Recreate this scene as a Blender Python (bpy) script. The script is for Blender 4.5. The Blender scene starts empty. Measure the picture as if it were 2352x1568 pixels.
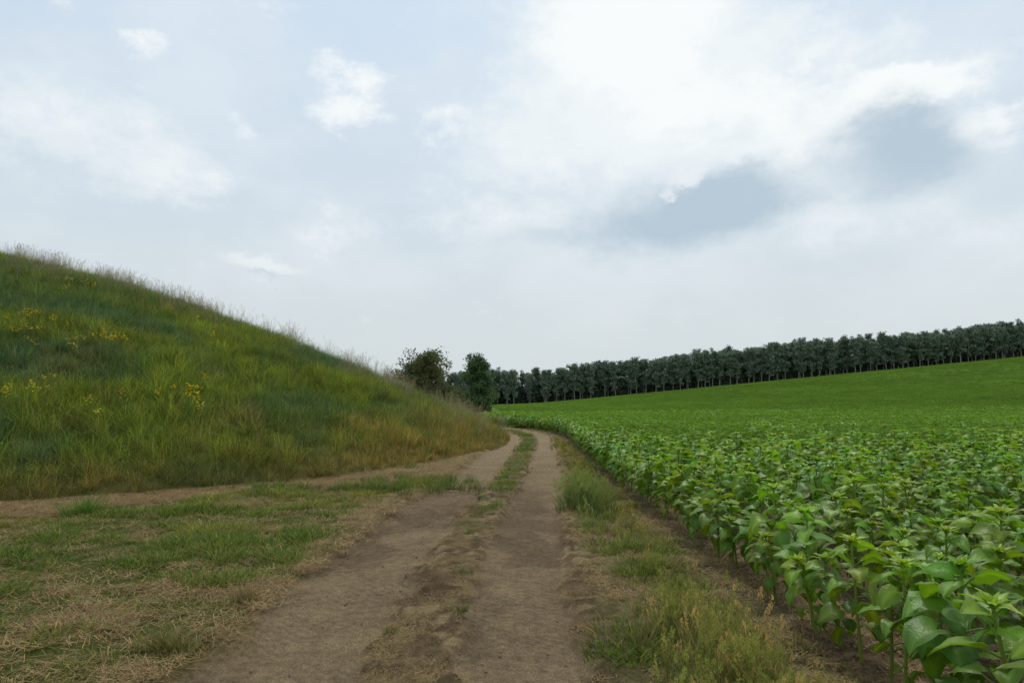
import bpy, math, numpy as np, random
from mathutils import Vector
rng=np.random.default_rng(7)
PITCH=math.radians(5.1); F=1568.0
scene=bpy.context.scene
scene.view_settings.view_transform='Standard'
scene.view_settings.look='None'
scene.view_settings.exposure=0

# ---------------------------------------------------------------- noise
_tab=np.random.default_rng(3).random((256,256))
def vnoise(x,y):
    xi=np.floor(x).astype(int); yi=np.floor(y).astype(int)
    fx=x-xi; fy=y-yi
    fx=fx*fx*(3-2*fx); fy=fy*fy*(3-2*fy)
    a=_tab[xi%256,yi%256]; b=_tab[(xi+1)%256,yi%256]
    c=_tab[xi%256,(yi+1)%256]; d=_tab[(xi+1)%256,(yi+1)%256]
    return (a*(1-fx)+b*fx)*(1-fy)+(c*(1-fx)+d*fx)*fy
def fbm(x,y,o=4,off=0.0):
    x=np.asarray(x,float)+off*17.3; y=np.asarray(y,float)+off*9.1
    s=0;a=.5;t=0
    for i in range(o):
        s=s+a*vnoise(x,y); t+=a; a*=.5; x=x*2.03+11.7; y=y*2.03+5.3
    return s/t
def sst(a,b,x):
    t=np.clip((np.asarray(x,float)-a)/(b-a),0,1); return t*t*(3-2*t)

# ---------------------------------------------------------------- terrain functions
def ground_h(X,Y):
    X=np.asarray(X,float);Y=np.asarray(Y,float)
    sp=np.logaddexp(0,(X-4)/6.0)*6.0
    sp=np.minimum(sp,320)
    rise=.096*sp*sst(8,230,Y)
    n=(fbm(X*.12,Y*.12,3,1)-.5)*.10*sst(2,12,np.abs(X)+np.abs(Y)*.2)
    return rise+n
CX,CY,HH,PP=-30.0,36.0,9.35,1.40
_ra=np.radians([-180,-90,-50,-40,-22,0,10,30,60,120,180]); _rr=[33,33,33,34,31.6,29.2,28.2,26.5,27,31,33]
def hill_t(X,Y):
    r=np.hypot(X-CX,Y-CY); th=np.arctan2(Y-CY,X-CX)
    return r/np.interp(th,_ra,_rr), th, r
def hill_h(X,Y):
    t,th,r=hill_t(X,Y)
    tt=np.clip(t,0,1.2)
    h=HH*(1-tt**PP)
    h=h+(fbm(X*.25,Y*.25,4,5)-.5)*.6*sst(1.0,.85,t)
    return h
def full_h(X,Y):
    t,_,_=hill_t(X,Y)
    return np.maximum(ground_h(X,Y),np.where(t<1.0,hill_h(X,Y),-5))

# road centreline
_rp=np.array([(-.62,-8),(-.62,0),(-.62,3.9),(-.60,6.7),(-.35,11),(-.05,14.3),(.25,20),(.7,28),(.62,34),(-.4,40),(-2.6,45.5),(-7,52),(-14,58),(-30,66),(-60,72)],float)
def densify(P,step=.06):
    out=[]
    for i in range(len(P)-1):
        p0=P[max(i-1,0)];p1=P[i];p2=P[i+1];p3=P[min(i+2,len(P)-1)]
        n=max(2,int(np.linalg.norm(p2-p1)/step))
        t=np.linspace(0,1,n,endpoint=False)[:,None]
        out.append(.5*((2*p1)+(-p0+p2)*t+(2*p0-5*p1+4*p2-p3)*t**2+(-p0+3*p1-3*p2+p3)*t**3))
    return np.vstack(out)
ROAD=densify(_rp)
ROAD=ROAD[ROAD[:,0]>-32]
_T=np.gradient(ROAD,axis=0); _T/=np.linalg.norm(_T,axis=1)[:,None]
_N=np.stack([_T[:,1],-_T[:,0]],1)
RS=ROAD[::5]; RN=_N[::5]
def road_s(X,Y):
    X=np.asarray(X,float).ravel();Y=np.asarray(Y,float).ravel()
    s=np.full(X.shape,99.0); s[X<0]=-99
    m=np.where((np.abs(X)<34)&(Y<75)&(Y>-12))[0]
    for k in range(0,len(m),20000):
        i=m[k:k+20000]
        dx=X[i][:,None]-RS[:,0][None]; dy=Y[i][:,None]-RS[:,1][None]
        j=np.argmin(dx*dx+dy*dy,1); a=np.arange(len(i))
        d=np.sqrt(dx[a,j]**2+dy[a,j]**2)
        sg=np.sign(dx[a,j]*RN[j,0]+dy[a,j]*RN[j,1])
        s[i]=d*sg
    return s
_ey=[-20,0,12,25,30,34,37,40,45,50,60,70,250,400]; _ex=[2.08,2.08,2.08,2.35,2.5,2.35,2.0,1.4,-.5,-2.4,-1.8,-1.2,-9,-9]
def field_edge(Y): return np.interp(Y,_ey,_ex)

def surf_masks(X,Y,s):
    wob=(fbm(X*1.1,Y*.5,3,2)-.5)*.45
    w2=(fbm(X*5,Y*3,3,6)-.5)*.3
    near=sst(9,4,Y)
    lt=sst(.60,.42,np.abs(s+.80+wob*.5+.07*near)-.13*near+w2*1.2); rt=sst(.47,.34,np.abs(s-.70+wob*.3)+w2*.8)
    trk=np.maximum(lt,rt)
    t,th,r=hill_t(X,Y)
    foot=(t-1)*31
    left=sst(-1.3,-1.7,s+wob*1.1+w2*1.8)
    gn=fbm(X*.55+Y*.15,Y*.9,4,8)*.62+fbm(X*2.3,Y*3,3,9)*.38
    green=sst(.415,.50,gn+.05*sst(2.0,3.2,foot)-.20*sst(2.2,1.0,foot)-.035*sst(5.4,4.2,Y)-.03*sst(-2.1,-1.6,s))*left
    cen=sst(.30,.17,np.abs(s+.04)+w2*.7)
    greenc=cen*np.maximum(sst(14.5,17,Y)*.95,sst(8.3,9.2,Y)*sst(.5,.6,fbm(X*3,Y*1.1,3,12)))*sst(.28,.48,fbm(X*2,Y*.6,3,11)+.10)
    return trk,left,green,foot,cen,greenc
C=lambda *a:np.array(a,float)
def mixc(a,b,m): return a*(1-m[:,None])+b*m[:,None]
def wob_(X,Y): return (fbm(X*1.3,Y*.8,3,14)-.5)*.6
def surf_color(X,Y,s):
    trk,left,green,foot,cen,greenc=surf_masks(X,Y,s)
    n1=fbm(X*2.2,Y*2.2,4,21); n2=fbm(X*11,Y*8,4,22); n3=fbm(X*.9,Y*.45,4,23)
    base=np.tile(C(.178,.122,.066),(len(X),1))
    base=mixc(base,C(.34,.25,.13),sst(.46,.58,n2)*sst(.3,.5,n1)*.85)
    base=mixc(base,C(.10,.068,.038),sst(.48,.34,n2)*.7)
    tr=np.tile(C(.285,.208,.122),(len(X),1))
    tr=mixc(tr,C(.145,.101,.062),sst(.51,.62,n3+.25*(n1-.5)+.15*(n2-.5))*.7*sst(16,9,Y))
    tr=mixc(tr,C(.36,.27,.165),sst(13,30,Y)*.7)
    base=mixc(base,tr,trk*.94)
    verge=mixc(np.tile(C(.38,.265,.11),(len(X),1)),C(.22,.145,.065),sst(.38,.6,n1))
    base=mixc(base,verge,left*sst(.3,.5,n2+.18*left))
    base=mixc(base,C(.46,.36,.20),sst(15,19,Y)*sst(30,24,Y)*sst(-.2,-.9,s)*left*.7)
    base=mixc(base,C(.10,.110,.032),green*.85)
    base=mixc(base,C(.10,.12,.04),greenc*.8)
    fe=X-field_edge(Y)
    f=sst(-.7,.1,fe)
    base=mixc(base,C(.175,.120,.072),f)
    rv=sst(1.2,1.6,s+wob_(X,Y))*sst(.1,-.3,fe)
    base=mixc(base,C(.13,.125,.045),rv*sst(.3,.5,n1)*.7)
    far=sst(60,80,Y)*sst(0,-4,fe)
    base=mixc(base,C(.16,.15,.06),far)
    base=mixc(base,C(.13,.14,.05),sst(20,60,np.abs(X))*sst(.5,-2,fe))
    return np.clip(base*(.85+.3*n1)[:,None],0,1),trk

# ---------------------------------------------------------------- mesh helpers
def fast_mesh(me,verts,faces):
    nf,k=faces.shape
    me.vertices.add(len(verts)); me.vertices.foreach_set('co',verts.ravel())
    me.loops.add(nf*k); me.loops.foreach_set('vertex_index',faces.astype(np.int32).ravel())
    me.polygons.add(nf); me.polygons.foreach_set('loop_start',np.arange(0,nf*k,k,dtype=np.int32))
    me.update(calc_edges=True)
def mesh_obj(name,verts,faces,mat=None,link=True,attrs=None,smooth=False):
    me=bpy.data.meshes.new(name)
    verts=np.asarray(verts,np.float32)
    if isinstance(faces,np.ndarray): fast_mesh(me,verts,faces)
    else: me.from_pydata(verts,[],faces)
    if attrs:
        for k,(typ,dom,data) in attrs.items():
            a=me.attributes.new(k,typ,dom)
            key={'FLOAT_VECTOR':'vector','FLOAT':'value','FLOAT_COLOR':'color','INT':'value'}[typ]
            a.data.foreach_set(key,np.asarray(data,np.int32 if typ=='INT' else np.float32).ravel())
    if smooth: me.polygons.foreach_set('use_smooth',np.ones(len(me.polygons),bool))
    if mat: me.materials.append(mat)
    me.update()
    ob=bpy.data.objects.new(name,me)
    if link: scene.collection.objects.link(ob)
    return ob
def grid_faces(ny,nx):
    i=np.arange(ny*nx).reshape(ny,nx)
    return np.stack([i[:-1,:-1],i[:-1,1:],i[1:,1:],i[1:,:-1]],-1).reshape(-1,4)

class MB:
    def __init__(s): s.v=[];s.f=[];s.c=[];s.n=0
    def add(s,v,f,c):
        v=np.asarray(v,float); c=np.asarray(c,float)
        if c.ndim==1: c=np.tile(c,(len(v),1))
        s.v.append(v); s.c.append(c); s.f.append(np.asarray(f)+s.n); s.n+=len(v)
    def quads(s):
        return np.vstack(s.v),np.vstack(s.f),np.vstack(s.c)
    def tube(s,path,rad,col,k=5):
        path=np.asarray(path,float); n=len(path)
        T=np.gradient(path,axis=0); T/=np.linalg.norm(T,axis=1)[:,None]+1e-9
        ref=np.array([1,.13,.07]) if abs(T[0][2])>.6 else np.array([0,0.05,1.])
        A=np.cross(T,ref); A/=np.linalg.norm(A,axis=1)[:,None]+1e-9
        B=np.cross(T,A)
        an=np.arange(k)/k*2*math.pi
        V=(path[:,None,:]+np.asarray(rad)[:,None,None]*(A[:,None,:]*np.cos(an)[None,:,None]+B[:,None,:]*np.sin(an)[None,:,None])).reshape(-1,3)
        f=[]
        for i in range(n-1):
            for j in range(k):
                f.append((i*k+j,i*k+(j+1)%k,(i+1)*k+(j+1)%k,(i+1)*k+j))
        s.add(V,f,col)

# ---------------------------------------------------------------- materials
def nt(mat):
    mat.use_nodes=True; n=mat.node_tree; n.nodes.clear(); return n
def foliage_mat(name,trans=.35,rough=.5,spec=.25,transcol=(1.15,1.25,.6),bump=0):
    m=bpy.data.materials.new(name); t=nt(m); N=t.nodes;L=t.links
    out=N.new('ShaderNodeOutputMaterial')
    ai=N.new('ShaderNodeAttribute');ai.attribute_type='INSTANCER';ai.attribute_name='col'
    am=N.new('ShaderNodeAttribute');am.attribute_type='GEOMETRY';am.attribute_name='tint'
    mu=N.new('ShaderNodeMix');mu.data_type='RGBA';mu.blend_type='MULTIPLY';mu.inputs[0].default_value=1
    L.new(ai.outputs['Color'],mu.inputs[6]);L.new(am.outputs['Color'],mu.inputs[7])
    p=N.new('ShaderNodeBsdfPrincipled');p.inputs['Roughness'].default_value=rough
    p.inputs['Specular IOR Level'].default_value=spec
    L.new(mu.outputs[2],p.inputs['Base Color'])
    tr=N.new('ShaderNodeBsdfTranslucent')
    m2=N.new('ShaderNodeMix');m2.data_type='RGBA';m2.blend_type='MULTIPLY';m2.inputs[0].default_value=1
    m2.inputs[7].default_value=(*transcol,1);L.new(mu.outputs[2],m2.inputs[6]);L.new(m2.outputs[2],tr.inputs['Color'])
    if bump:
        g=N.new('ShaderNodeNewGeometry');nz_=N.new('ShaderNodeTexNoise');nz_.inputs['Scale'].default_value=70;nz_.inputs['Detail'].default_value=2
        L.new(g.outputs['Position'],nz_.inputs['Vector']);b=N.new('ShaderNodeBump');b.inputs['Strength'].default_value=bump;b.inputs['Distance'].default_value=.01
        L.new(nz_.outputs[0],b.inputs['Height']);L.new(b.outputs[0],p.inputs['Normal'])
    mx=N.new('ShaderNodeMixShader');mx.inputs[0].default_value=trans
    L.new(p.outputs[0],mx.inputs[1]);L.new(tr.outputs[0],mx.inputs[2]);L.new(mx.outputs[0],out.inputs[0])
    return m
def tint_mat(name,rough=.8,trans=0.0,spec=.2):
    m=bpy.data.materials.new(name); t=nt(m); N=t.nodes;L=t.links
    out=N.new('ShaderNodeOutputMaterial')
    am=N.new('ShaderNodeAttribute');am.attribute_name='tint'
    p=N.new('ShaderNodeBsdfPrincipled');p.inputs['Roughness'].default_value=rough;p.inputs['Specular IOR Level'].default_value=spec
    L.new(am.outputs['Color'],p.inputs['Base Color'])
    if trans>0:
        tr=N.new('ShaderNodeBsdfTranslucent');L.new(am.outputs['Color'],tr.inputs['Color'])
        mx=N.new('ShaderNodeMixShader');mx.inputs[0].default_value=trans
        L.new(p.outputs[0],mx.inputs[1]);L.new(tr.outputs[0],mx.inputs[2]);L.new(mx.outputs[0],out.inputs[0])
    else: L.new(p.outputs[0],out.inputs[0])
    return m
def soil_mat(name,tread=False,fine=1.0,bs=1.0):
    m=bpy.data.materials.new(name); t=nt(m); N=t.nodes;L=t.links
    out=N.new('ShaderNodeOutputMaterial')
    p=N.new('ShaderNodeBsdfPrincipled');p.inputs['Roughness'].default_value=.95;p.inputs['Specular IOR Level'].default_value=.03
    am=N.new('ShaderNodeAttribute');am.attribute_name='tint'
    geo=N.new('ShaderNodeNewGeometry')
    def noise(sc,det=6,rg=.6):
        n=N.new('ShaderNodeTexNoise');n.inputs['Scale'].default_value=sc;n.inputs['Detail'].default_value=det;n.inputs['Roughness'].default_value=rg
        L.new(geo.outputs['Position'],n.inputs['Vector']);return n
    def mr(src,a,b,c,d):
        r=N.new('ShaderNodeMapRange');r.inputs[1].default_value=a;r.inputs[2].default_value=b;r.inputs[3].default_value=c;r.inputs[4].default_value=d
        L.new(src,r.inputs[0]);return r.outputs[0]
    def math_(op,a,b):
        q=N.new('ShaderNodeMath');q.operation=op
        for i,x in enumerate((a,b)):
            if isinstance(x,(int,float)): q.inputs[i].default_value=x
            else: L.new(x,q.inputs[i])
        return q.outputs[0]
    n1=noise(14,6,.65);n2=noise(90*fine,4,.7);vo=N.new('ShaderNodeTexVoronoi');vo.inputs['Scale'].default_value=55*fine
    L.new(geo.outputs['Position'],vo.inputs['Vector'])
    k=math_('MULTIPLY',mr(n1.outputs[0],.3,.7,.70,1.28),mr(n2.outputs[0],.3,.7,.5,1.5))
    k=math_('MULTIPLY',k,mr(vo.outputs['Distance'],.05,.35,1.25,.95))
    sc=N.new('ShaderNodeVectorMath');sc.operation='SCALE';L.new(am.outputs['Color'],sc.inputs[0]);L.new(k,sc.inputs['Scale'])
    L.new(sc.outputs[0],p.inputs['Base Color'])
    h=math_('ADD',math_('MULTIPLY',n1.outputs[0],.8),math_('MULTIPLY',n2.outputs[0],.9))
    h=math_('SUBTRACT',h,math_('MULTIPLY',mr(vo.outputs['Distance'],0,.4,0,1),.25))
    if tread:
        uv=N.new('ShaderNodeAttribute');uv.attribute_name='rc'
        w=N.new('ShaderNodeTexWave');w.wave_type='BANDS';w.bands_direction='DIAGONAL';w.inputs['Scale'].default_value=6.0
        w.inputs['Distortion'].default_value=2.0;w.inputs['Detail'].default_value=3;w.inputs['Detail Scale'].default_value=2.5
        L.new(uv.outputs['Vector'],w.inputs['Vector'])
        w2=N.new('ShaderNodeTexWave');w2.wave_type='BANDS';w2.bands_direction='X';w2.inputs['Scale'].default_value=4.0
        w2.inputs['Distortion'].default_value=1.2;w2.inputs['Detail'].default_value=2
        L.new(uv.outputs['Vector'],w2.inputs['Vector'])
        at=N.new('ShaderNodeAttribute');at.attribute_name='trk'
        big=noise(1.3,2,.5)
        msk=math_('MULTIPLY',at.outputs['Fac'],mr(big.outputs[0],.4,.6,.15,1))
        ww=math_('ADD',math_('MULTIPLY',w.outputs[1],.5),math_('MULTIPLY',w2.outputs[1],.9))
        h=math_('ADD',h,math_('MULTIPLY',ww,msk))
    b=N.new('ShaderNodeBump');b.inputs['Strength'].default_value=bs;b.inputs['Distance'].default_value=.03
    L.new(h,b.inputs['Height']);L.new(b.outputs[0],p.inputs['Normal'])
    L.new(p.outputs[0],out.inputs[0])
    return m

M_soil=soil_mat('soil_ground'); M_road=soil_mat('dirt_track',True)
M_grass=foliage_mat('grass_blades',.28,.6,.12)
M_sun=foliage_mat('sunflower_leaves',.34,.42,.30,(1.35,1.35,.35),.3)
M_crop=foliage_mat('crop_leaves',.28,.7,.08,(1.3,1.35,.3))
M_dry=foliage_mat('dry_straw',.15,.7,.15,(1,1,1))
M_leafT=tint_mat('tree_leaves',.6,.28,.12)
M_bark=tint_mat('bark',.9)

# ---------------------------------------------------------------- ground sheet
geo_out=np.geomspace
xs=np.concatenate([-geo_out(14,2500,60)[::-1],np.arange(-13.94,10,.07),geo_out(10,2500,70)])
ys=np.concatenate([-geo_out(6,600,25)[::-1],np.arange(-5.8,2,.4),np.arange(2,16,.07),np.arange(16,48,.16),np.arange(48,62,.5),geo_out(62,3000,60)])
XX,YY=np.meshgrid(xs,ys); X=XX.ravel();Y=YY.ravel()
s=road_s(X,Y)
Z=ground_h(X,Y)-.09*sst(1.85,1.6,np.abs(s))
Z=Z+(fbm(X*5,Y*5,3,31)-.5)*.045*sst(1.9,2.4,np.abs(s))*(np.abs(X)<14)*(Y<48)
col,_=surf_color(X,Y,s)
mesh_obj('ground',np.stack([X,Y,Z],1),grid_faces(len(ys),len(xs)),M_soil,attrs={'tint':('FLOAT_VECTOR','POINT',col)},smooth=True)

# ---------------------------------------------------------------- road
lat=np.arange(-1.9,1.901,.04)
P=ROAD; Nn=_N
PX=(P[:,0][:,None]+Nn[:,0][:,None]*lat[None]).ravel(); PY=(P[:,1][:,None]+Nn[:,1][:,None]*lat[None]).ravel()
S=np.tile(lat,len(P)); AL=np.repeat(np.arange(len(P))*.06,len(lat))
col,trk=surf_color(PX,PY,S)
edge=sst(1.9,1.5,np.abs(S))
PZ=ground_h(PX,PY)+.004+edge*(-.065*trk+.018+(fbm(PX*7,PY*7,4,41)-.5)*.08*(1-.75*trk)+(fbm(PX*.9,PY*.5,2,42)-.5)*.04)
mesh_obj('dirt_road',np.stack([PX,PY,PZ],1),grid_faces(len(P),len(lat)),M_road,attrs={'tint':('FLOAT_VECTOR','POINT',col),'trk':('FLOAT','POINT',trk),'rc':('FLOAT_VECTOR','POINT',np.stack([S,AL,0*S],1))},smooth=True)

# ---------------------------------------------------------------- hill
def hill_color(X,Y):
    t,th,r=hill_t(X,Y)
    n=fbm(X*.4,Y*.4,4,51);n2=fbm(X*.18+3,Y*.18,3,52);n3=fbm(X*1.2,Y*1.2,3,53)
    c=np.tile(C(.130,.195,.047),(len(X),1))
    c=mixc(c,C(.110,.190,.080),sst(.42,.6,n2)*.9)
    c=mixc(c,C(.24,.30,.035),sst(.52,.64,n)*.8)
    c=mixc(c,C(.27,.22,.09),sst(.56,.72,n3)*.35)
    thd=np.degrees(th)
    foot=sst(.965,.998,t+(n-.5)*.07)
    c=mixc(c,C(.27,.20,.07),foot*.55)
    rgt=sst(-44,-32,thd)*sst(5,-8,thd)*sst(.88,.98,t+(n3-.5)*.12)
    c=mixc(c,C(.38,.27,.085),rgt*.65)
    return c
rr=np.concatenate([np.linspace(0,.6,60,endpoint=False),np.linspace(.6,1.04,150)])
th=np.radians(np.linspace(-180,180,421))
RR,TH=np.meshgrid(rr,th); Rm=np.interp(TH.ravel(),_ra,_rr)
HX=CX+RR.ravel()*Rm*np.cos(TH.ravel());HY=CY+RR.ravel()*Rm*np.sin(TH.ravel())
HZ=hill_h(HX,HY)
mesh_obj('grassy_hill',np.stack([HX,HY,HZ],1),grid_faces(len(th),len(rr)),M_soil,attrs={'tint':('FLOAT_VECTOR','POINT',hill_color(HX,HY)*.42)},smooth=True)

# ---------------------------------------------------------------- instancing
def make_gn(coll):
    g=bpy.data.node_groups.new('scatter_'+coll.name,'GeometryNodeTree')
    g.interface.new_socket('Geometry',in_out='INPUT',socket_type='NodeSocketGeometry')
    g.interface.new_socket('Geometry',in_out='OUTPUT',socket_type='NodeSocketGeometry')
    N=g.nodes;L=g.links
    gi=N.new('NodeGroupInput');go=N.new('NodeGroupOutput')
    ci=N.new('GeometryNodeCollectionInfo');ci.inputs['Collection'].default_value=coll
    ci.inputs['Separate Children'].default_value=True;ci.inputs['Reset Children'].default_value=True
    ip=N.new('GeometryNodeInstanceOnPoints');ip.inputs['Pick Instance'].default_value=True
    def na(nm,ty):
        a=N.new('GeometryNodeInputNamedAttribute');a.data_type=ty;a.inputs['Name'].default_value=nm;return a.outputs['Attribute']
    er=N.new('FunctionNodeEulerToRotation')
    L.new(na('rot','FLOAT_VECTOR'),er.inputs[0]);L.new(er.outputs[0],ip.inputs['Rotation'])
    L.new(na('scl','FLOAT_VECTOR'),ip.inputs['Scale']);L.new(na('idx','INT'),ip.inputs['Instance Index'])
    L.new(gi.outputs[0],ip.inputs['Points']);L.new(ci.outputs[0],ip.inputs['Instance']);L.new(ip.outputs[0],go.inputs[0])
    return g
def scatter(name,objs,P,rot,scl,col):
    coll=bpy.data.collections.new(name+'_parts')
    for o in objs: coll.objects.link(o)
    n=len(P)
    if np.ndim(scl)==1: scl=np.stack([scl]*3,1)
    idx=rng.integers(0,len(objs),n)
    ob=mesh_obj(name,P,[],attrs={'rot':('FLOAT_VECTOR','POINT',rot),'scl':('FLOAT_VECTOR','POINT',scl),'idx':('INT','POINT',idx),'col':('FLOAT_VECTOR','POINT',col)})
    md=ob.modifiers.new('scatter','NODES');md.node_group=make_gn(coll)
    return ob
def zrot(n,tilt=.12):
    return np.stack([rng.normal(0,tilt,n),rng.normal(0,tilt,n),rng.random(n)*2*math.pi],1)

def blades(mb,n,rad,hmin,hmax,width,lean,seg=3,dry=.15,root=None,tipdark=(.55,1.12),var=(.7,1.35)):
    r=rad*np.sqrt(rng.random(n));a=rng.random(n)*6.283
    bx=r*np.cos(a);by=r*np.sin(a)
    if root is not None: bx+=root[0];by+=root[1]
    az=a+rng.normal(0,.9,n); h=hmin+(hmax-hmin)*rng.random(n); ln=np.abs(rng.normal(lean,lean*.5,n))
    wa=rng.random(n)*6.283
    isd=rng.random(n)<dry
    br=rng.uniform(*var,n)
    V=[];Cc=[]
    for k in range(seg+1):
        t=k/seg
        ox=bx+np.cos(az)*ln*h*t**1.8; oy=by+np.sin(az)*ln*h*t**1.8
        oz=h*t*(1-.25*ln*t)
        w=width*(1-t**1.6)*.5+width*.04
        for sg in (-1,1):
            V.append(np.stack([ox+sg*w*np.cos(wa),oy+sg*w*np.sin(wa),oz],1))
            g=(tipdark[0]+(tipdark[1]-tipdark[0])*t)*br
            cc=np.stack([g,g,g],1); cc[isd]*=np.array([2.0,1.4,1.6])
            Cc.append(cc)
    V=np.stack(V,1).reshape(-1,3);Cc=np.stack(Cc,1).reshape(-1,3)
    m=2*(seg+1); base=np.arange(n)[:,None]*m
    f=np.concatenate([base+np.array([[2*k,2*k+1,2*k+3,2*k+2]]) for k in range(seg)],0)
    mb.add(V,f,Cc)
def tuft(name,n,rad,hmin,hmax,width,lean,mat=None,dry=.15,extra=None,seg=3,var=(.7,1.35)):
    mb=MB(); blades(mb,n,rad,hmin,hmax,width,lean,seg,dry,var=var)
    if extra: extra(mb)
    v,f,c=mb.quads()
    return mesh_obj(name,v,f,mat or M_grass,link=False,attrs={'tint':('FLOAT_VECTOR','POINT',c)})

def panicles(n,hmin,hmax,rad,head,col,dens=26,wd=.004,sz=1.0):
    def fn(mb):
        for i in range(n):
            a=random.random()*6.28;r=rad*math.sqrt(random.random())
            h=random.uniform(hmin,hmax);az=random.random()*6.28;ln=random.uniform(.05,.3)
            p=[]
            for t in (0,.35,.7,1):
                p.append((r*math.cos(a)+math.cos(az)*ln*h*t**2,r*math.sin(a)+math.sin(az)*ln*h*t**2,h*t))
            mb.tube(p,[wd*.5,wd*.45,wd*.35,wd*.25],np.array(col)*.85,3)
            top=np.array(p[-1]);d=top-np.array(p[-2]);d/=np.linalg.norm(d)
            k=dens
            tt=rng.random(k);sp=head*.22*(1-tt)*1.2+.004
            c=top[None]-d[None]*((1-tt)*head)[:,None]+rng.normal(0,1,(k,3))*sp[:,None]*.6
            q=rng.normal(0,1,(k,3));q/=np.linalg.norm(q,axis=1)[:,None];q[:,2]=np.abs(q[:,2])+.6
            q*=.012*sz;w=np.cross(q,rng.normal(0,1,(k,3)));w/=np.linalg.norm(w,axis=1)[:,None]+1e-9;w*=.0028*sz
            V=np.stack([c-w,c+w,c+q+w*.4,c+q-w*.4],1).reshape(-1,3)
            mb.add(V,np.arange(k*4).reshape(-1,4),np.array(col)*random.uniform(.8,1.2))
    return fn
random.seed(5)

# ---------- hill grass
def hill_pts(n,dens_fn,xr=(-75,0),yr=(2,68),tmax=1.0):
    X=rng.uniform(*xr,n);Y=rng.uniform(*yr,n)
    t,th,r=hill_t(X,Y)
    m=t<tmax
    X,Y,t=X[m],Y[m],t[m]
    e=.15
    gx=(hill_h(X+e,Y)-hill_h(X-e,Y))/(2*e);gy=(hill_h(X,Y+e)-hill_h(X,Y-e))/(2*e)
    z=hill_h(X,Y)
    nx,ny,nz=-gx,-gy,1
    d=np.hypot(X,Y)
    dot=(nx*(-X)+ny*(-Y)+nz*(1.6-z))/d
    m=(dot>-.16)&(X/Y>-1.0)&(rng.random(len(X))<dens_fn(d))
    return X[m],Y[m],z[m],d[m],t[m]
area=75*66
X,Y,z,d,t=hill_pts(area*34,lambda d:np.clip(14/d,0,1)**1.1)
nloc=fbm(X*.9,Y*.9,3,55)
col=hill_color(X,Y)*rng.uniform(.7,1.3,(len(X),1))*(.75+.5*fbm(X*1.7,Y*1.7,3,56))[:,None]
sc=np.clip(.82+.008*d,.9,1.2)*rng.uniform(.6,1.15,len(X))*(1-.3*sst(.95,1.0,t))*(.8+.4*nloc)
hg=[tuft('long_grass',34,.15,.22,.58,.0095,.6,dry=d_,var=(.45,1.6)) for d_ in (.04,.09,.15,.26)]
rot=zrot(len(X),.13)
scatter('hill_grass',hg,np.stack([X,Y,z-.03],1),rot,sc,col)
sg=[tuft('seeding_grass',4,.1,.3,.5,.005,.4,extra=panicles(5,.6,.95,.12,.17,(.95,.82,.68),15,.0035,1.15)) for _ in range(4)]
X,Y,z,d,t=hill_pts(area*4,lambda d:np.clip(18/d,0,1)**1.4)
k=rng.random(len(X))<sst(.42,.6,fbm(X*.5,Y*.5,3,61))*.7+.08
X,Y,z=X[k],Y[k],z[k]
scatter('seed_head_grass',sg,np.stack([X,Y,z-.02],1),zrot(len(X),.1),rng.uniform(.5,.95,len(X)),np.tile(C(.30,.27,.13),(len(X),1))*rng.uniform(.7,1.3,(len(X),1)))
Xr,Yr,zr,dr,tr_=hill_pts(area*14,lambda d:np.ones_like(d))
elev=(zr-1.6)/np.hypot(Xr,Yr);azr=np.arctan2(Xr,Yr)
bins=np.digitize(azr,np.linspace(-.9,.1,160));mx=np.full(200,-9.0)
np.maximum.at(mx,bins,elev)
k=(elev>mx[bins]-.02)&(rng.random(len(Xr))<.5*sst(.35,.6,fbm(azr*30,azr*0,2,66))+.08)
scatter('crest_grass',sg,np.stack([Xr[k],Yr[k],zr[k]],1),zrot(k.sum(),.12),rng.uniform(.6,1.3,k.sum()),np.tile(C(.40,.38,.29),(k.sum(),1)))
def herb(i):
    mb=MB()
    for k in range(7):
        x,y=rng.normal(0,.08,2);h=rng.uniform(.3,.5);ln=rng.normal(0,.08,2)
        mb.tube([(x,y,0),(x+ln[0]*.4,y+ln[1]*.4,h*.5),(x+ln[0],y+ln[1],h)],[.004,.003,.002],(.8,.8,.8),3)
        for j in range(12):
            t=rng.uniform(.25,1);c=np.array([x+ln[0]*t,y+ln[1]*t,h*t]);a=rng.random()*6.28;l=rng.uniform(.03,.06)
            f_=np.array([math.cos(a),math.sin(a),rng.uniform(.1,1.1)]);sd=np.array([-math.sin(a),math.cos(a),0])
            g=(.6+.5*t)*rng.uniform(.8,1.2)
            mb.add([c,c+f_*l*.5+sd*l*.18,c+f_*l,c+f_*l*.5-sd*l*.18],[(0,1,2,3)],(g,g,g))
    v,f,c=mb.quads();return mesh_obj('leafy_herb',v,f,M_grass,link=False,attrs={'tint':('FLOAT_VECTOR','POINT',c)})
X,Y,z,d,t=hill_pts(area*6,lambda d:np.clip(20/d,0,1))
k=((fbm(X*.4,Y*.4,4,51)>.55)&(rng.random(len(X))<.5))|(rng.random(len(X))<.02);X,Y,z,d=X[k],Y[k],z[k],d[k]
scatter('hill_herbs',[herb(i) for i in range(4)],np.stack([X,Y,z],1),zrot(len(X)),rng.uniform(.8,1.15,len(X)),np.tile(C(.18,.25,.035),(len(X),1))*rng.uniform(.5,1.1,(len(X),1)))

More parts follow.
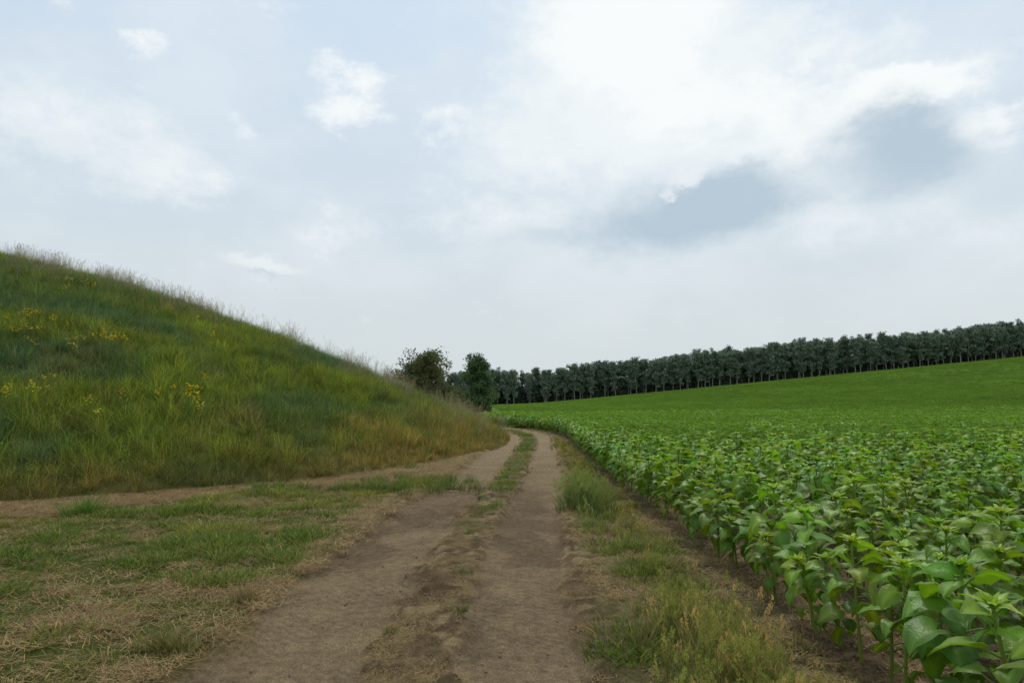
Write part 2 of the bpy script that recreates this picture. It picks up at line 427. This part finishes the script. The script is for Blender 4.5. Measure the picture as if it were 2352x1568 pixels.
def ray_ground(px,py):
    v=np.array([px-1176,F,784-py]);c_,s_=math.cos(PITCH),math.sin(PITCH)
    v=np.array([v[0],v[1]*c_-v[2]*s_,v[1]*s_+v[2]*c_]);v/=v[1]
    for dd in np.arange(2,60,.05):
        p=v*dd
        if p[2]+1.6<=full_h(p[0],p[1]): return p[0],p[1],float(full_h(p[0],p[1]))
    return None
def flower_obj(i):
    mb=MB()
    for k in range(2):
        x,y=rng.normal(0,.05,2);h=rng.uniform(.52,.72)
        mb.tube([(x*.4,y*.4,0),(x,y,h*.6),(x*1.3,y*1.3,h)],[.003,.0025,.002],(.12,.2,.05),3)
        for j in range(5):
            c=np.array([x*1.3,y*1.3,h])+rng.normal(0,.026,3)
            for a in np.arange(5)*1.2566:
                u=np.array([math.cos(a),math.sin(a),.35])*.024;w=np.array([-math.sin(a),math.cos(a),0])*.013
                mb.add([c,c+u*.6+w,c+u,c+u*.6-w],[(0,1,2,3)],(.85,.64,.02))
    v,f,c=mb.quads();return mesh_obj('yellow_wildflower',v,f,M_leafT,link=False,attrs={'tint':('FLOAT_VECTOR','POINT',c)})
fp=[]
for (px,py,n,sp) in [(20,610,2,.5),(175,680,6,.5),(60,700,2,.6),(85,780,7,.4),(10,820,3,.3),(125,840,3,.3),(215,835,8,.35),(245,832,3,.25),(420,750,3,.4),(440,965,13,.4),(35,990,3,.3),(210,1005,3,.3),(140,945,2,.3),(110,785,3,.5),(520,825,3,.4),(480,775,1,.5)]:
    g=ray_ground(px,py+8)
    if g is None: continue
    for _ in range(n):
        x=g[0]+rng.normal(0,sp);y=g[1]+rng.normal(0,sp);fp.append((x,y,float(full_h(x,y))))
fp=np.array(fp)
scatter('yellow_wildflowers',[flower_obj(i) for i in range(3)],fp,zrot(len(fp)),rng.uniform(.9,1.2,len(fp)),np.ones((len(fp),3)))

# ---------- verge turf
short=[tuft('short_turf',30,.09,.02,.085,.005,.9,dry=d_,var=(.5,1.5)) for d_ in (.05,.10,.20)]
n=260000
X=rng.uniform(-16,2.1,n);Y=rng.uniform(2.2,40,n);s=road_s(X,Y)
trk,left,green,foot,cen,greenc=surf_masks(X,Y,s)
d=np.hypot(X,Y)
fe=X-field_edge(Y)
rgt=sst(1.3,1.6,s+wob_(X,Y))*sst(-.1,-.45,fe)*.9*sst(.3,.48,fbm(X*2,Y*1.2,3,15))
p=np.maximum(np.maximum(green*.95,greenc*.8),rgt)*np.clip(9/d,0,1)**.8*(1-trk)*(foot>-.1)*(X/Y>-.9)
k=rng.random(n)<p
Xs,Ys=X[k],Y[k];nk=k.sum()
nn=fbm(Xs*.8,Ys*.8,3,71)
c=mixc(np.tile(C(.14,.20,.038),(nk,1)),C(.25,.26,.065),sst(.40,.68,nn))*rng.uniform(.75,1.25,(nk,1))
zz=ground_h(Xs,Ys)
n4=fbm(Xs*1.6,Ys*2.2,3,73)
scatter('verge_grass',short,np.stack([Xs,Ys,zz-.01],1),zrot(nk),rng.uniform(.5,1.4,nk)*(.55+1.1*sst(.42,.75,n4))*np.clip(.8+.02*Ys,1,1.4),c)

# ---------- dry straw litter
def straw_obj(i,n=30,rad=.14):
    mb=MB()
    a=rng.random(n)*3.14+rng.normal(0,.3,n);L_=rng.uniform(.03,.15,n);x=rng.normal(0,rad*.6,n);y=rng.normal(0,rad*.6,n);z=rng.uniform(.002,.03,n)
    dz=rng.normal(0,.012,n);w=.0018
    ux,uy=np.cos(a)*L_/2,np.sin(a)*L_/2;wx,wy=-np.sin(a)*w,np.cos(a)*w
    V=np.stack([np.stack([x-ux-wx,y-uy-wy,z-dz],1),np.stack([x-ux+wx,y-uy+wy,z-dz],1),np.stack([x+ux+wx,y+uy+wy,z+dz],1),np.stack([x+ux-wx,y+uy-wy,z+dz],1)],1).reshape(-1,3)
    c=np.repeat(rng.uniform(.5,1.3,n),4)[:,None]*np.ones((1,3))
    mb.add(V,np.arange(4*n).reshape(-1,4),c)
    v,f,c=mb.quads();return mesh_obj('straw',v,f,M_dry,link=False,attrs={'tint':('FLOAT_VECTOR','POINT',c)})
st=[straw_obj(i) for i in range(5)]
n=200000
X=rng.uniform(-14,2.6,n);Y=rng.uniform(2.2,30,n);s=road_s(X,Y)
trk,left,green,foot,cen,greenc=surf_masks(X,Y,s);d=np.hypot(X,Y)
p=(left*(1-green*.88)*.65+(1-left)*(1-trk)*.98*sst(.36,.50,fbm(X*3,Y*2,3,81))*np.where(s>1.25,.35,1)+.014)*np.clip(7.5/d,0,1)**1.2*(foot>-.2)*(X/Y>-.9)
k=rng.random(n)<p;Xs,Ys,ss=X[k],Y[k],s[k];nk=k.sum()
c=mixc(np.tile(C(.46,.33,.14),(nk,1)),C(.26,.165,.07),rng.random(nk))
c[np.abs(ss)<1.3]*=.88
zz=ground_h(Xs,Ys)+.016
sc=rng.uniform(.5,1.4,nk)*np.where(np.abs(ss)<1.3,.46,np.where(ss>0,.6,.9))
scatter('dry_straw_litter',st,np.stack([Xs,Ys,zz],1),np.stack([0*Xs,0*Xs,rng.random(nk)*6.28],1),sc,c)
def clod(i):
    mb=MB();k=6
    r=.5+rng.random((5,k))*.35
    V=[];
    for a in range(5):
        ph=a/4*math.pi
        for b in range(k):
            tt=b/k*6.283
            q=r[a,b] if 0<a<4 else .6
            V.append((q*math.sin(ph)*math.cos(tt)+1e-4*b,q*math.sin(ph)*math.sin(tt),q*math.cos(ph)*.7))
    f=[(a*k+b,a*k+(b+1)%k,(a+1)*k+(b+1)%k,(a+1)*k+b) for a in range(4) for b in range(k)]
    mb.add(V,f,(1,1,1));v,f,c=mb.quads()
    return mesh_obj('soil_clod',v,f,M_dry,link=False,attrs={'tint':('FLOAT_VECTOR','POINT',c)})
n=140000
X=rng.uniform(-5,7,n);Y=rng.uniform(2.2,16,n);s=road_s(X,Y);trk,left,green,foot,cen,greenc=surf_masks(X,Y,s)
p=(1-trk*.95)*(1-left)*.65*np.clip(5/Y,0,1)*sst(.35,.6,fbm(X*3,Y*3,3,83))
k=rng.random(n)<p;nk=k.sum()
scatter('soil_clods',[clod(i) for i in range(4)],np.stack([X[k],Y[k],ground_h(X[k],Y[k])+.012],1),rng.random((nk,3))*6,.005+.016*rng.random(nk)**3,np.tile(C(.27,.19,.11),(nk,1))*rng.uniform(.6,1.4,(nk,1)))

# ---------- taller verge clumps
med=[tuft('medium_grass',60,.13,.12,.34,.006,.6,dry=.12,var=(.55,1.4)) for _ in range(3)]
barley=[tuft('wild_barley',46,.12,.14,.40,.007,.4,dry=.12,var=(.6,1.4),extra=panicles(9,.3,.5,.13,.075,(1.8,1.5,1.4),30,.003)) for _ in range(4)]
pts=[];cl=[];scs=[]
def blob(x,y,n,sx,sy,s0,s1,c):
    for _ in range(n):
        a=x+rng.normal(0,sx);b=y+rng.normal(0,sy);pts.append((a,b,float(full_h(a,b))-.005));scs.append(rng.uniform(s0,s1));cl.append(np.array(c)*rng.uniform(.75,1.25))
G1=(.145,.195,.048);G2=(.22,.21,.075);G3=(.125,.175,.045)
for px,py,n,sx,sy,s0,s1,c in [(850,1125,80,.9,.35,.45,.9,G1),(960,1110,50,.5,.4,.45,.9,G1),(700,1150,25,.7,.3,.3,.5,G1),(195,1185,9,.09,.08,.8,1.1,(.14,.26,.045)),(380,1500,7,.06,.05,.5,.75,G2),(550,1385,6,.08,.06,.4,.6,(.24,.19,.09)),
    (1050,1408,7,.06,.035,.22,.36,G3),(1068,1322,7,.05,.03,.25,.38,G3),(1105,1185,18,.11,.35,.25,.42,G3),(1115,1140,12,.08,.35,.25,.4,G3),(1068,1232,5,.05,.05,.25,.4,G3),(905,1458,4,.03,.02,.2,.3,G3),(1210,1040,30,.09,2.5,.25,.42,G1),(1185,1080,20,.08,1.2,.2,.36,G2),(1150,1125,5,.06,.2,.2,.3,G2),(270,1450,12,.2,.1,.2,.35,G3)]:
    g=ray_ground(px,py)
    if g: blob(g[0],g[1],n,sx,sy,s0,s1,c)
pts=np.array(pts);scatter('grass_clumps',med,pts,zrot(len(pts)),np.array(scs),np.array(cl))
pts=[];cl=[];scs=[]
blob(1.14,10.6,50,.11,.55,.75,1.2,(.155,.215,.07));blob(1.25,8.6,14,.14,.6,.3,.5,G1)
for y in np.arange(2.6,30,.02):
    dens=float(fbm(y*.8,3.3,3,91))
    near=1.1 if y<5.2 else .40
    if rng.random()<near*(.4+dens):
        sc=rng.uniform(.45,.85) if y<5.2 else rng.uniform(.2,.48)
        blob(float(np.interp(y,[2,5,7,12,30],[1.20,1.26,1.40,1.48,2.0]))+rng.normal(0,.16),y,1,.04,.1,sc,sc,(.18,.22,.06) if rng.random()<.62 else (.32,.27,.12))
pts=np.array(pts);scatter('wild_barley_verge',barley,pts,zrot(len(pts)),np.array(scs),np.array(cl))

# ---------- sunflowers
def leafm(mb,o,az,pitch,length,width,droop,col,roll=0):
    ts=np.array([0,.12,.3,.5,.75,1.0]);ws=np.array([.36,.88,1.0,.80,.42,.02]);back=np.array([.08,.03,0,0,0,0])
    us=np.array([-1,-.55,0,.55,1])
    f=np.array([math.cos(az),math.sin(az),0]);sd=np.array([-math.sin(az),math.cos(az),0])
    pos=np.array(o,float);V=[];prev=0;curl=rng.uniform(.15,.7)
    side=rng.normal(0,.25)
    for i,t in enumerate(ts):
        pt=pitch-droop*t;dl=(t-prev)*length;prev=t
        ff=f*math.cos(side*t)+sd*math.sin(side*t)
        dr=ff*math.cos(pt)+np.array([0,0,math.sin(pt)]);pos=pos+dr*dl
        nr=np.cross(dr,sd);nr=-nr if nr[2]<0 else nr
        for u in us:
            w=ws[i]*width*.5*(1+rng.normal(0,.06)*(abs(u)>.9))
            jit=rng.normal(0,.03)*length*(.5+.5*abs(u))
            lift=abs(u)*w*curl-(abs(u)>.9)*w*rng.uniform(.1,.5)
            V.append(pos+sd*u*w*math.cos(roll)+nr*(lift+u*w*math.sin(roll)+jit)-dr*(back[i]*length*(abs(u)*2.2))+dr*rng.normal(0,.02)*length)
    fc=grid_faces(6,5)
    c=np.tile(np.array(col),(30,1));
    c=c.reshape(6,5,3);c[:,2]*=1.4;c=c.reshape(-1,3)
    mb.add(V,fc,c)
def sunflower(i,H):
    mb=MB()
    lx,ly=rng.normal(0,.04,2)
    stem=lambda t:np.array([lx*t*t*H*2,ly*t*t*H*2,H*t*.93])
    mb.tube([stem(t) for t in (0,.25,.5,.75,1)],[.0115,.011,.010,.008,.007],(1.4,1.2,2.0),6)
    az=rng.random()*6.28
    nl=17
    for k in range(nl):
        t=.24+.72*(k/(nl-1))**.85
        az+=2.4+rng.normal(0,.3)
        size=np.interp(t,[.15,.35,.6,.85,1],[.085,.15,.185,.16,.10])*rng.uniform(.72,1.15)
        pl=np.interp(t,[.15,.5,.85,1],[.08,.115,.08,.03])*rng.uniform(.8,1.2)
        p0=stem(t);up=np.interp(t,[.15,.6,1],[.3,.5,.95])+rng.normal(0,.12)
        dr=np.array([math.cos(az)*math.cos(up),math.sin(az)*math.cos(up),math.sin(up)])
        p1=p0+dr*pl*.6;p2=p0+dr*pl+np.array([0,0,-.006])
        mb.tube([p0,p1,p2],[.0045,.0036,.003],(1.4,1.2,1.7),4)
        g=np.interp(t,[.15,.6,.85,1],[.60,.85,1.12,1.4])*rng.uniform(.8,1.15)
        yv=rng.uniform(.85,1.2)
        leafm(mb,p2,az,np.interp(t,[.15,.6,.9,1],[-.35,.02,.40,.8])+rng.normal(0,.25),size,size*np.interp(t,[.2,.9,1],[.92,.80,.52]),np.interp(t,[.2,.7,1],[1.3,1.05,.6])+rng.normal(0,.3),(g*yv,g,g*.95),rng.normal(0,.35))
    for k in range(10):
        a=k*2.4+rng.normal(0,.2)
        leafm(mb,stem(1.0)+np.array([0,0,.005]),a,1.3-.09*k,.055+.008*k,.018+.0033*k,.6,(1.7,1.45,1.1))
    v,f,c=mb.quads()
    return mesh_obj('sunflower_plant',v,f,M_sun,link=False,attrs={'tint':('FLOAT_VECTOR','POINT',c)},smooth=True)
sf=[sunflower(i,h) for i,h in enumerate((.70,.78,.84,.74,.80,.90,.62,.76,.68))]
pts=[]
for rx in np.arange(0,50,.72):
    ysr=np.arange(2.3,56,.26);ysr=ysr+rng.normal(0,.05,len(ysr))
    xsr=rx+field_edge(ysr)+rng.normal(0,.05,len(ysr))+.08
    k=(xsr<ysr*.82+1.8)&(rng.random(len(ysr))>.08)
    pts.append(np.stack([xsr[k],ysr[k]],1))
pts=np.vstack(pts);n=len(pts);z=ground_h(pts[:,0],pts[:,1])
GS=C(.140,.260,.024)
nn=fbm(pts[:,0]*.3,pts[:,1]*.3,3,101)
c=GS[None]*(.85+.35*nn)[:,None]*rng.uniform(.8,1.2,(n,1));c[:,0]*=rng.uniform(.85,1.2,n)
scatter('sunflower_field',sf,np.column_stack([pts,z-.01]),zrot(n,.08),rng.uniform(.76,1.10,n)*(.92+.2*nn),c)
def crown_clump(i):
    mb=MB()
    for k in range(60):
        x=rng.uniform(-.8,.8);y=rng.uniform(-.6,.6);zc=rng.uniform(.45,.78)
        a=rng.random()*6.28;l=rng.uniform(.10,.17)
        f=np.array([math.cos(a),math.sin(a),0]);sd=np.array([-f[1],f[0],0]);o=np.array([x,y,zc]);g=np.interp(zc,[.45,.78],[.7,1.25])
        e=rng.uniform(-.08,.06)
        mb.add([o-sd*l*.4,o+f*l*.4+np.array([0,0,-e*.3]),o+f*l+np.array([0,0,-e]),o-sd*.0-f*.03+np.array([0,0,.02])],[(0,1,2,3)],(g,g,g))
        mb.add([o+sd*l*.4,o+f*l*.4,o+f*l+np.array([0,0,-e]),o-f*.03],[(0,1,2,3)],(g*.95,g*.95,g*.9))
    v,f,c=mb.quads();return mesh_obj('sunflower_crowns',v,f,M_crop,link=False,attrs={'tint':('FLOAT_VECTOR','POINT',c)})
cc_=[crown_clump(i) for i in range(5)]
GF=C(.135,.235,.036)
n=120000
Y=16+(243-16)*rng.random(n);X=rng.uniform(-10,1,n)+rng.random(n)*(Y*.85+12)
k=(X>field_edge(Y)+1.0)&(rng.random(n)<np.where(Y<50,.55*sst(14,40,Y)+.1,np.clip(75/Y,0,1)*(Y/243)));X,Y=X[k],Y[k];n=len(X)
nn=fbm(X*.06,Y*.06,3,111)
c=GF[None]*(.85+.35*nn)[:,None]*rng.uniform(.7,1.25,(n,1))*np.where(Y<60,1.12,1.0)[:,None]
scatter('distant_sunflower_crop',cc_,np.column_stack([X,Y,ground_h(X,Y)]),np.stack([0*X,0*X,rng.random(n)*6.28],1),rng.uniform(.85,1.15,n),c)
ysc=np.concatenate([np.arange(44,90,.5),np.geomspace(90,246,110)]);u=np.concatenate([np.linspace(0,40,90),np.geomspace(40.5,330,160)])
YY=np.repeat(ysc,len(u));XX=field_edge(YY)+np.tile(u,len(ysc))+.3
ZZ=ground_h(XX,YY)+.48*np.tile(sst(-.1,1.0,u),len(ysc))+(fbm(XX*1.5,YY*1.5,3,121)-.5)*.3
nn=fbm(XX*.06,YY*.06,3,111);n2=fbm(XX*1.1,YY*.9,3,122)
cs=GF[None]*.76*(.65+.35*nn+.6*n2)[:,None]
mesh_obj('crop_canopy',np.stack([XX,YY,ZZ],1),grid_faces(len(ysc),len(u)),soil_mat('crop_surface',fine=.1),attrs={'tint':('FLOAT_VECTOR','POINT',cs)},smooth=True)

# ---------------------------------------------------------------- trees
def make_tree(seed,H,crown_r,cb,nlimb,nleaf,lsize,leafcol,barkcol=(.10,.085,.07),r0=.12,stems=1,clump=.5,prof=None,lean_s=.16):
    r=np.random.default_rng(seed);wood=MB();lv=MB();cen=[]
    prof=prof or (lambda t:math.sin(math.pi*(.12+.83*t))**.7)
    for sidx in range(stems):
        off=r.normal(0,.25,2)*(stems>1);lean=r.normal(0,.03 if stems==1 else lean_s,2)
        hh=H*(.93 if sidx==0 else r.uniform(.65,.9))
        path=[];K=9
        q=np.array([off[0],off[1],0.])
        for i in range(K):
            t=i/(K-1);path.append(q+np.array([lean[0]*hh*t+r.normal(0,.03)*t*crown_r,lean[1]*hh*t+r.normal(0,.03)*t*crown_r,hh*t]))
        path=np.array(path);rad=r0*(1-.88*np.linspace(0,1,K))
        wood.tube(path,rad,barkcol,7)
        for li in range(nlimb):
            t=r.random()**.8
            zt=cb+(.97-cb)*t
            i=zt*(K-1);a=int(i);b=min(a+1,K-1);p0=path[a]*(1-(i-a))+path[b]*(i-a)
            az=r.random()*6.28;up=r.uniform(.25,.9)+.4*t
            L_=crown_r*prof(t)*r.uniform(.6,1.25)
            dr=np.array([math.cos(az)*math.cos(up),math.sin(az)*math.cos(up),math.sin(up)*.8])
            p1=p0+dr*L_*.5+r.normal(0,.05,3)*L_;p2=p0+dr*L_+np.array([0,0,.08*L_])+r.normal(0,.08,3)*L_
            rr_=r0*(1-.85*zt)*.45
            wood.tube([p0,p1,p2],[rr_,rr_*.6,rr_*.2],barkcol,5)
            cen+= [(p1,.7),(p2,1.),((p1+p2)/2,.9)]
            for tw in range(3):
                s_=p1*(1-tw/3)+p2*tw/3;dd=r.normal(0,1,3);dd[2]=abs(dd[2])*.6;dd/=np.linalg.norm(dd)
                e=s_+dd*L_*.38
                wood.tube([s_,(s_+e)/2+r.normal(0,.02,3),e],[rr_*.4,rr_*.28,rr_*.1],barkcol,4);cen.append((e,.8))
        cen.append((path[-1],.6));cen.append((path[-1]+np.array([0,0,H*.04]),.4))
    cs=np.array([c for c,_ in cen]);wt=np.array([w for _,w in cen])
    wt=wt*r.uniform(.4,1.2,len(wt));wt/=wt.sum()
    j=r.choice(len(cs),nleaf,p=wt)
    cb_=r.uniform(.7,1.3,len(cs))
    sig=clump*crown_r*.25*r.uniform(.6,1.2,len(cs))[j][:,None]
    g3=r.normal(0,1,(nleaf,3));g3/=np.maximum(1,np.linalg.norm(g3,axis=1)/1.9)[:,None]
    c=cs[j]+g3*sig*np.array([1,1,.75])
    u=r.normal(0,1,(nleaf,3));u/=np.linalg.norm(u,axis=1)[:,None]
    w=np.cross(u,r.normal(0,1,(nleaf,3)));w/=np.linalg.norm(w,axis=1)[:,None]
    sz=lsize*r.uniform(.6,1.3,nleaf)[:,None]
    V=np.stack([c-u*sz*.5,c+w*sz*.3,c+u*sz*.5,c-w*sz*.3],1).reshape(-1,3)
    g=(cb_[j]*r.uniform(.8,1.2,nleaf))
    cl=np.repeat(np.array(leafcol)[None]*g[:,None],4,0)
    lv.add(V,np.arange(4*nleaf).reshape(-1,4),cl)
    return wood,lv
def build(name,wood,lv,link=True,loc=(0,0,0)):
    v1,f1,c1=wood.quads();v2,f2,c2=lv.quads()
    v=np.vstack([v1,v2]);f=np.vstack([f1,f2+len(v1)]);c=np.vstack([c1,c2])
    ob=mesh_obj(name,v,f,M_bark,link=link,attrs={'tint':('FLOAT_VECTOR','POINT',c)})
    ob.data.materials.append(M_leafT)
    mi=np.zeros(len(f),np.int32);mi[len(f1):]=1;ob.data.polygons.foreach_set('material_index',mi)
    ob.location=loc;return ob
z0=float(ground_h(-8.1,65))
w,l=make_tree(11,6.3,2.5,.08,34,22000,.20,(.15,.165,.06),r0=.12,stems=3,clump=.60,lean_s=.12)
build('roadside_tree',w,l,loc=(-8.5,65,z0))
w,l=make_tree(27,6.0,2.5,.04,54,12500,.22,(.11,.19,.075),r0=.10,stems=1,clump=.36,prof=lambda t:(1.05-.6*t))
build('roadside_tree',w,l,loc=(-3.65,70,float(ground_h(-3.75,70))))
w,l=make_tree(31,2.8,1.7,.05,20,6500,.20,(.12,.15,.055),r0=.07,stems=3,clump=.7)
build('roadside_bush',w,l,loc=(-6.0,66,float(ground_h(-6,66))))
w,l=make_tree(33,2.2,1.6,.03,16,4500,.18,(.11,.17,.06),r0=.05,stems=3,clump=.7)
build('roadside_bush',w,l,loc=(-2.9,69,float(ground_h(-3,69))))

belt=[]
for i in range(8):
    w,l=make_tree(40+i,12.8,2.3,.20,30,2700,.48,(.20,.26,.18),barkcol=(.26,.25,.22),r0=.16,clump=.66,prof=lambda t:(.45+.55*math.sin(math.pi*(.05+.8*t))))  # belt leaf colour is paler and greyer: distance haze painted into it
    belt.append(build('shelter_belt_tree',w,l,link=False))
pp=[]
for row in range(4):
    for x in np.arange(-26,235,3.0):
        if rng.random()<.08: continue
        pp.append((x+rng.normal(0,.7),248+row*3.2+rng.normal(0,.6)))
pp=np.array(pp);n=len(pp)
hs=np.clip(.86+.28*fbm(pp[:,0]*.07,pp[:,1]*.0,3,131)+rng.normal(0,.06,n),.70,1.2)
scatter('shelter_belt_trees',belt,np.column_stack([pp,ground_h(pp[:,0],pp[:,1])-.1]),np.stack([rng.normal(0,.02,n),rng.normal(0,.02,n),rng.random(n)*6.28],1),np.stack([hs*.98,hs*.98,hs],1),np.ones((n,3)))
ub=[]
for i in range(3):
    w,l=make_tree(60+i,4.6,2.2,.05,16,1300,.5,(.12,.155,.105),r0=.06,stems=3,clump=.9);ub.append(build('undergrowth_bush',w,l,link=False))
xx=np.concatenate([np.arange(-26,235,1.3)]*2);n=len(xx)
scatter('shelter_belt_undergrowth',ub,np.column_stack([xx,256+rng.normal(0,2.0,n),ground_h(xx,252+0*xx)-.1]),np.stack([0*xx,0*xx,rng.random(n)*6],1),rng.uniform(.8,1.6,n),np.ones((n,3)))

# ---------------------------------------------------------------- camera
cam=bpy.data.cameras.new('camera');cam.lens=24;cam.sensor_width=36;cam.clip_end=6000;cam.clip_start=.05
co=bpy.data.objects.new('camera',cam);scene.collection.objects.link(co)
co.location=(0,0,1.6);co.rotation_euler=(math.radians(90)+PITCH,0,0);scene.camera=co

# ---------------------------------------------------------------- sun
SE,SA=math.radians(55),math.radians(14)
sl=bpy.data.lights.new('sun','SUN');sl.energy=1.5;sl.angle=math.radians(10);sl.color=(1,.95,.85)
so=bpy.data.objects.new('sun',sl);scene.collection.objects.link(so)
dv=Vector((math.sin(SA)*math.cos(SE),math.cos(SA)*math.cos(SE),math.sin(SE)))
so.rotation_euler=dv.to_track_quat('Z','Y').to_euler()

# ---------------------------------------------------------------- sky
W=bpy.data.worlds.new('World');scene.world=W;W.use_nodes=True
T=W.node_tree;N=T.nodes;L=T.links;N.clear()
out=N.new('ShaderNodeOutputWorld');bg=N.new('ShaderNodeBackground');bg.inputs[1].default_value=.105;L.new(bg.outputs[0],out.inputs[0])
sky=N.new('ShaderNodeTexSky');sky.sky_type='NISHITA';sky.sun_disc=False;sky.sun_elevation=SE;sky.sun_rotation=SA;sky.dust_density=3
tc=N.new('ShaderNodeTexCoord');D=tc.outputs['Generated']
def mt(op,a,b=None,c=None,clamp=False):
    q=N.new('ShaderNodeMath');q.operation=op;q.use_clamp=clamp
    for i,x in enumerate((a,b,c)):
        if x is None: continue
        if isinstance(x,(int,float)): q.inputs[i].default_value=x
        else: L.new(x,q.inputs[i])
    return q.outputs[0]
def vm(op,a,b=None,sc=None):
    q=N.new('ShaderNodeVectorMath');q.operation=op;L.new(a,q.inputs[0])
    if b is not None:
        if isinstance(b,tuple): q.inputs[1].default_value=b
        else: L.new(b,q.inputs[1])
    if sc is not None: q.inputs['Scale'].default_value=sc
    return q
def nz(vec,sc,det=6,rg=.55,off=(0,0,0)):
    n=N.new('ShaderNodeTexNoise');n.inputs['Scale'].default_value=sc;n.inputs['Detail'].default_value=det;n.inputs['Roughness'].default_value=rg
    a=vm('ADD',vec,off);L.new(a.outputs[0],n.inputs['Vector']);return n
def mr(src,a,b,c=0,d=1,smooth=True):
    r=N.new('ShaderNodeMapRange');r.interpolation_type='SMOOTHSTEP' if smooth else 'LINEAR'
    r.inputs[1].default_value=a;r.inputs[2].default_value=b;r.inputs[3].default_value=c;r.inputs[4].default_value=d;L.new(src,r.inputs[0]);return r.outputs[0]
sx=N.new('ShaderNodeSeparateXYZ');L.new(D,sx.inputs[0])
az=mt('ARCTAN2',sx.outputs[0],sx.outputs[1]);el=mt('ARCSINE',sx.outputs[2])
cb=N.new('ShaderNodeCombineXYZ');L.new(az,cb.inputs[0]);L.new(el,cb.inputs[1]);Pc=cb.outputs[0]
stretch=vm('MULTIPLY',D,(1,1,1.6)).outputs[0]
w1=nz(stretch,3.5,3,.5);w2=nz(stretch,14,8,.65,(4,2,1))
def off(n,k): 
    a=vm('SUBTRACT',n.outputs['Color'],(.5,.5,.5));return vm('SCALE',a.outputs[0],sc=k).outputs[0]
Pw=vm('ADD',vm('ADD',Pc,off(w1,.08)).outputs[0],off(w2,.085)).outputs[0]
Psoft=vm('ADD',vm('ADD',Pc,off(w1,.09)).outputs[0],off(w2,.07)).outputs[0]
def azel(px,py):
    v=(px-1176,F,784-py);c_,s_=math.cos(PITCH),math.sin(PITCH)
    y=v[1]*c_-v[2]*s_;z=v[1]*s_+v[2]*c_
    return math.atan2(v[0],y),math.atan2(z,math.hypot(v[0],y))
def blobn(P,px,py,rx,ry,rot=0,w=1,inner=.1):
    a,e=azel(px,py);k=math.cos(a)
    mp=N.new('ShaderNodeMapping');mp.vector_type='TEXTURE'
    mp.inputs['Location'].default_value=(a,e,0);mp.inputs['Rotation'].default_value=(0,0,math.radians(rot));mp.inputs['Scale'].default_value=(rx/F*k**1.2,ry/F*k,1)
    L.new(P,mp.inputs[0]);ln=vm('LENGTH',mp.outputs[0]);
    return mt('MULTIPLY',mr(ln.outputs['Value'],1.0,inner),w)
def summ(l):
    r=l[0]
    for x in l[1:]: r=mt('ADD',r,x)
    return r
def mixr(a,b,f):
    m=N.new('ShaderNodeMix');m.data_type='RGBA'
    if isinstance(f,float): m.inputs[0].default_value=f
    else: L.new(f,m.inputs[0])
    for i,x in ((6,a),(7,b)):
        if isinstance(x,tuple): m.inputs[i].default_value=(*[q*10 for q in x],1)
        else: L.new(x,m.inputs[i])
    return m.outputs[2]
base=mixr((.64,.705,.74),(.60,.72,.84),mr(el,.05,.55))
base=mixr(sky.outputs[0],base,.92)
fine=nz(stretch,9,8,.64,(7,1,3)).outputs[0];med_=nz(stretch,4,6,.55,(2,8,5)).outputs[0]
fm=mt('SUBTRACT',fine,.5)
veil=mt('MULTIPLY',mr(med_,.38,.66),.45)
base=mixr(base,(.77,.83,.865),veil)
br=summ([blobn(Psoft,1500,160,620,420,-15,1.0),blobn(Psoft,1950,330,600,380,0,.9),blobn(Psoft,1250,330,380,300,20,.6),blobn(Psoft,1480,20,330,300,0,.7),
   blobn(Psoft,120,260,430,190,-15,.7),blobn(Psoft,400,380,300,120,-12,.45),blobn(Psoft,1000,520,420,140,5,.4),blobn(Psoft,2250,560,500,160,0,.4)])
bm=mr(mt('ADD',br,mt('MULTIPLY',fm,2.6)),.15,1.25)
colr=mixr(base,(.82,.87,.895),bm)
cu=summ([blobn(Pw,815,225,165,115,0,.85,.0),blobn(Pw,1400,170,330,170,-25,.85,.0),blobn(Pw,1750,240,420,150,-5,.8,.0),blobn(Pw,2110,190,210,80,0,1,.1),blobn(Pw,1480,40,280,180,0,1,.1),
   blobn(Pw,180,30,110,40,0,.45,.0),blobn(Pw,330,130,120,50,-20,.5,.0),blobn(Pw,330,235,150,60,-20,.45,.0),blobn(Pw,1050,290,150,80,20,.5,.0),blobn(Pw,2300,270,190,120,0,.6,.0),blobn(Pw,560,300,100,50,0,.3,.0)])
cm=mr(mt('ADD',cu,mt('MULTIPLY',fm,2.2)),.2,.85)
colr=mixr(colr,(.90,.93,.935),mt('MULTIPLY',cm,.92))
ln_=blobn(Psoft,600,600,135,26,0,1,.2)
colr=mixr(colr,(.82,.865,.885),mt('MULTIPLY',ln_,.85))
dk=summ([blobn(Psoft,1560,510,440,150,8,1.15,.0),blobn(Psoft,1690,430,240,130,0,.6,.0),blobn(Psoft,2080,370,290,175,0,1.1,.0),blobn(Psoft,2120,270,160,110,0,.5,.0),blobn(Psoft,1230,560,200,60,0,.25),blobn(Psoft,605,624,100,12,0,.4),blobn(Psoft,200,330,220,50,0,.22),blobn(Psoft,2000,600,520,90,0,.35),blobn(Psoft,1250,290,150,60,0,.2)])
dm=mr(mt('ADD',dk,mt('MULTIPLY',fm,1.3)),.08,1.15)
colr=mixr(colr,(.44,.55,.645),mt('MULTIPLY',dm,.93))
hl=summ([blobn(Pw,1580,405,95,46,15,1,.0),blobn(Pw,1530,460,38,36,0,.8,.0)])
colr=mixr(colr,(.80,.85,.88),mt('MULTIPLY',mr(mt('ADD',hl,mt('MULTIPLY',fm,1.2)),.15,.9),.8))
colr=mixr(colr,(.625,.685,.705),mr(el,.24,.0))
L.new(colr,bg.inputs[0])
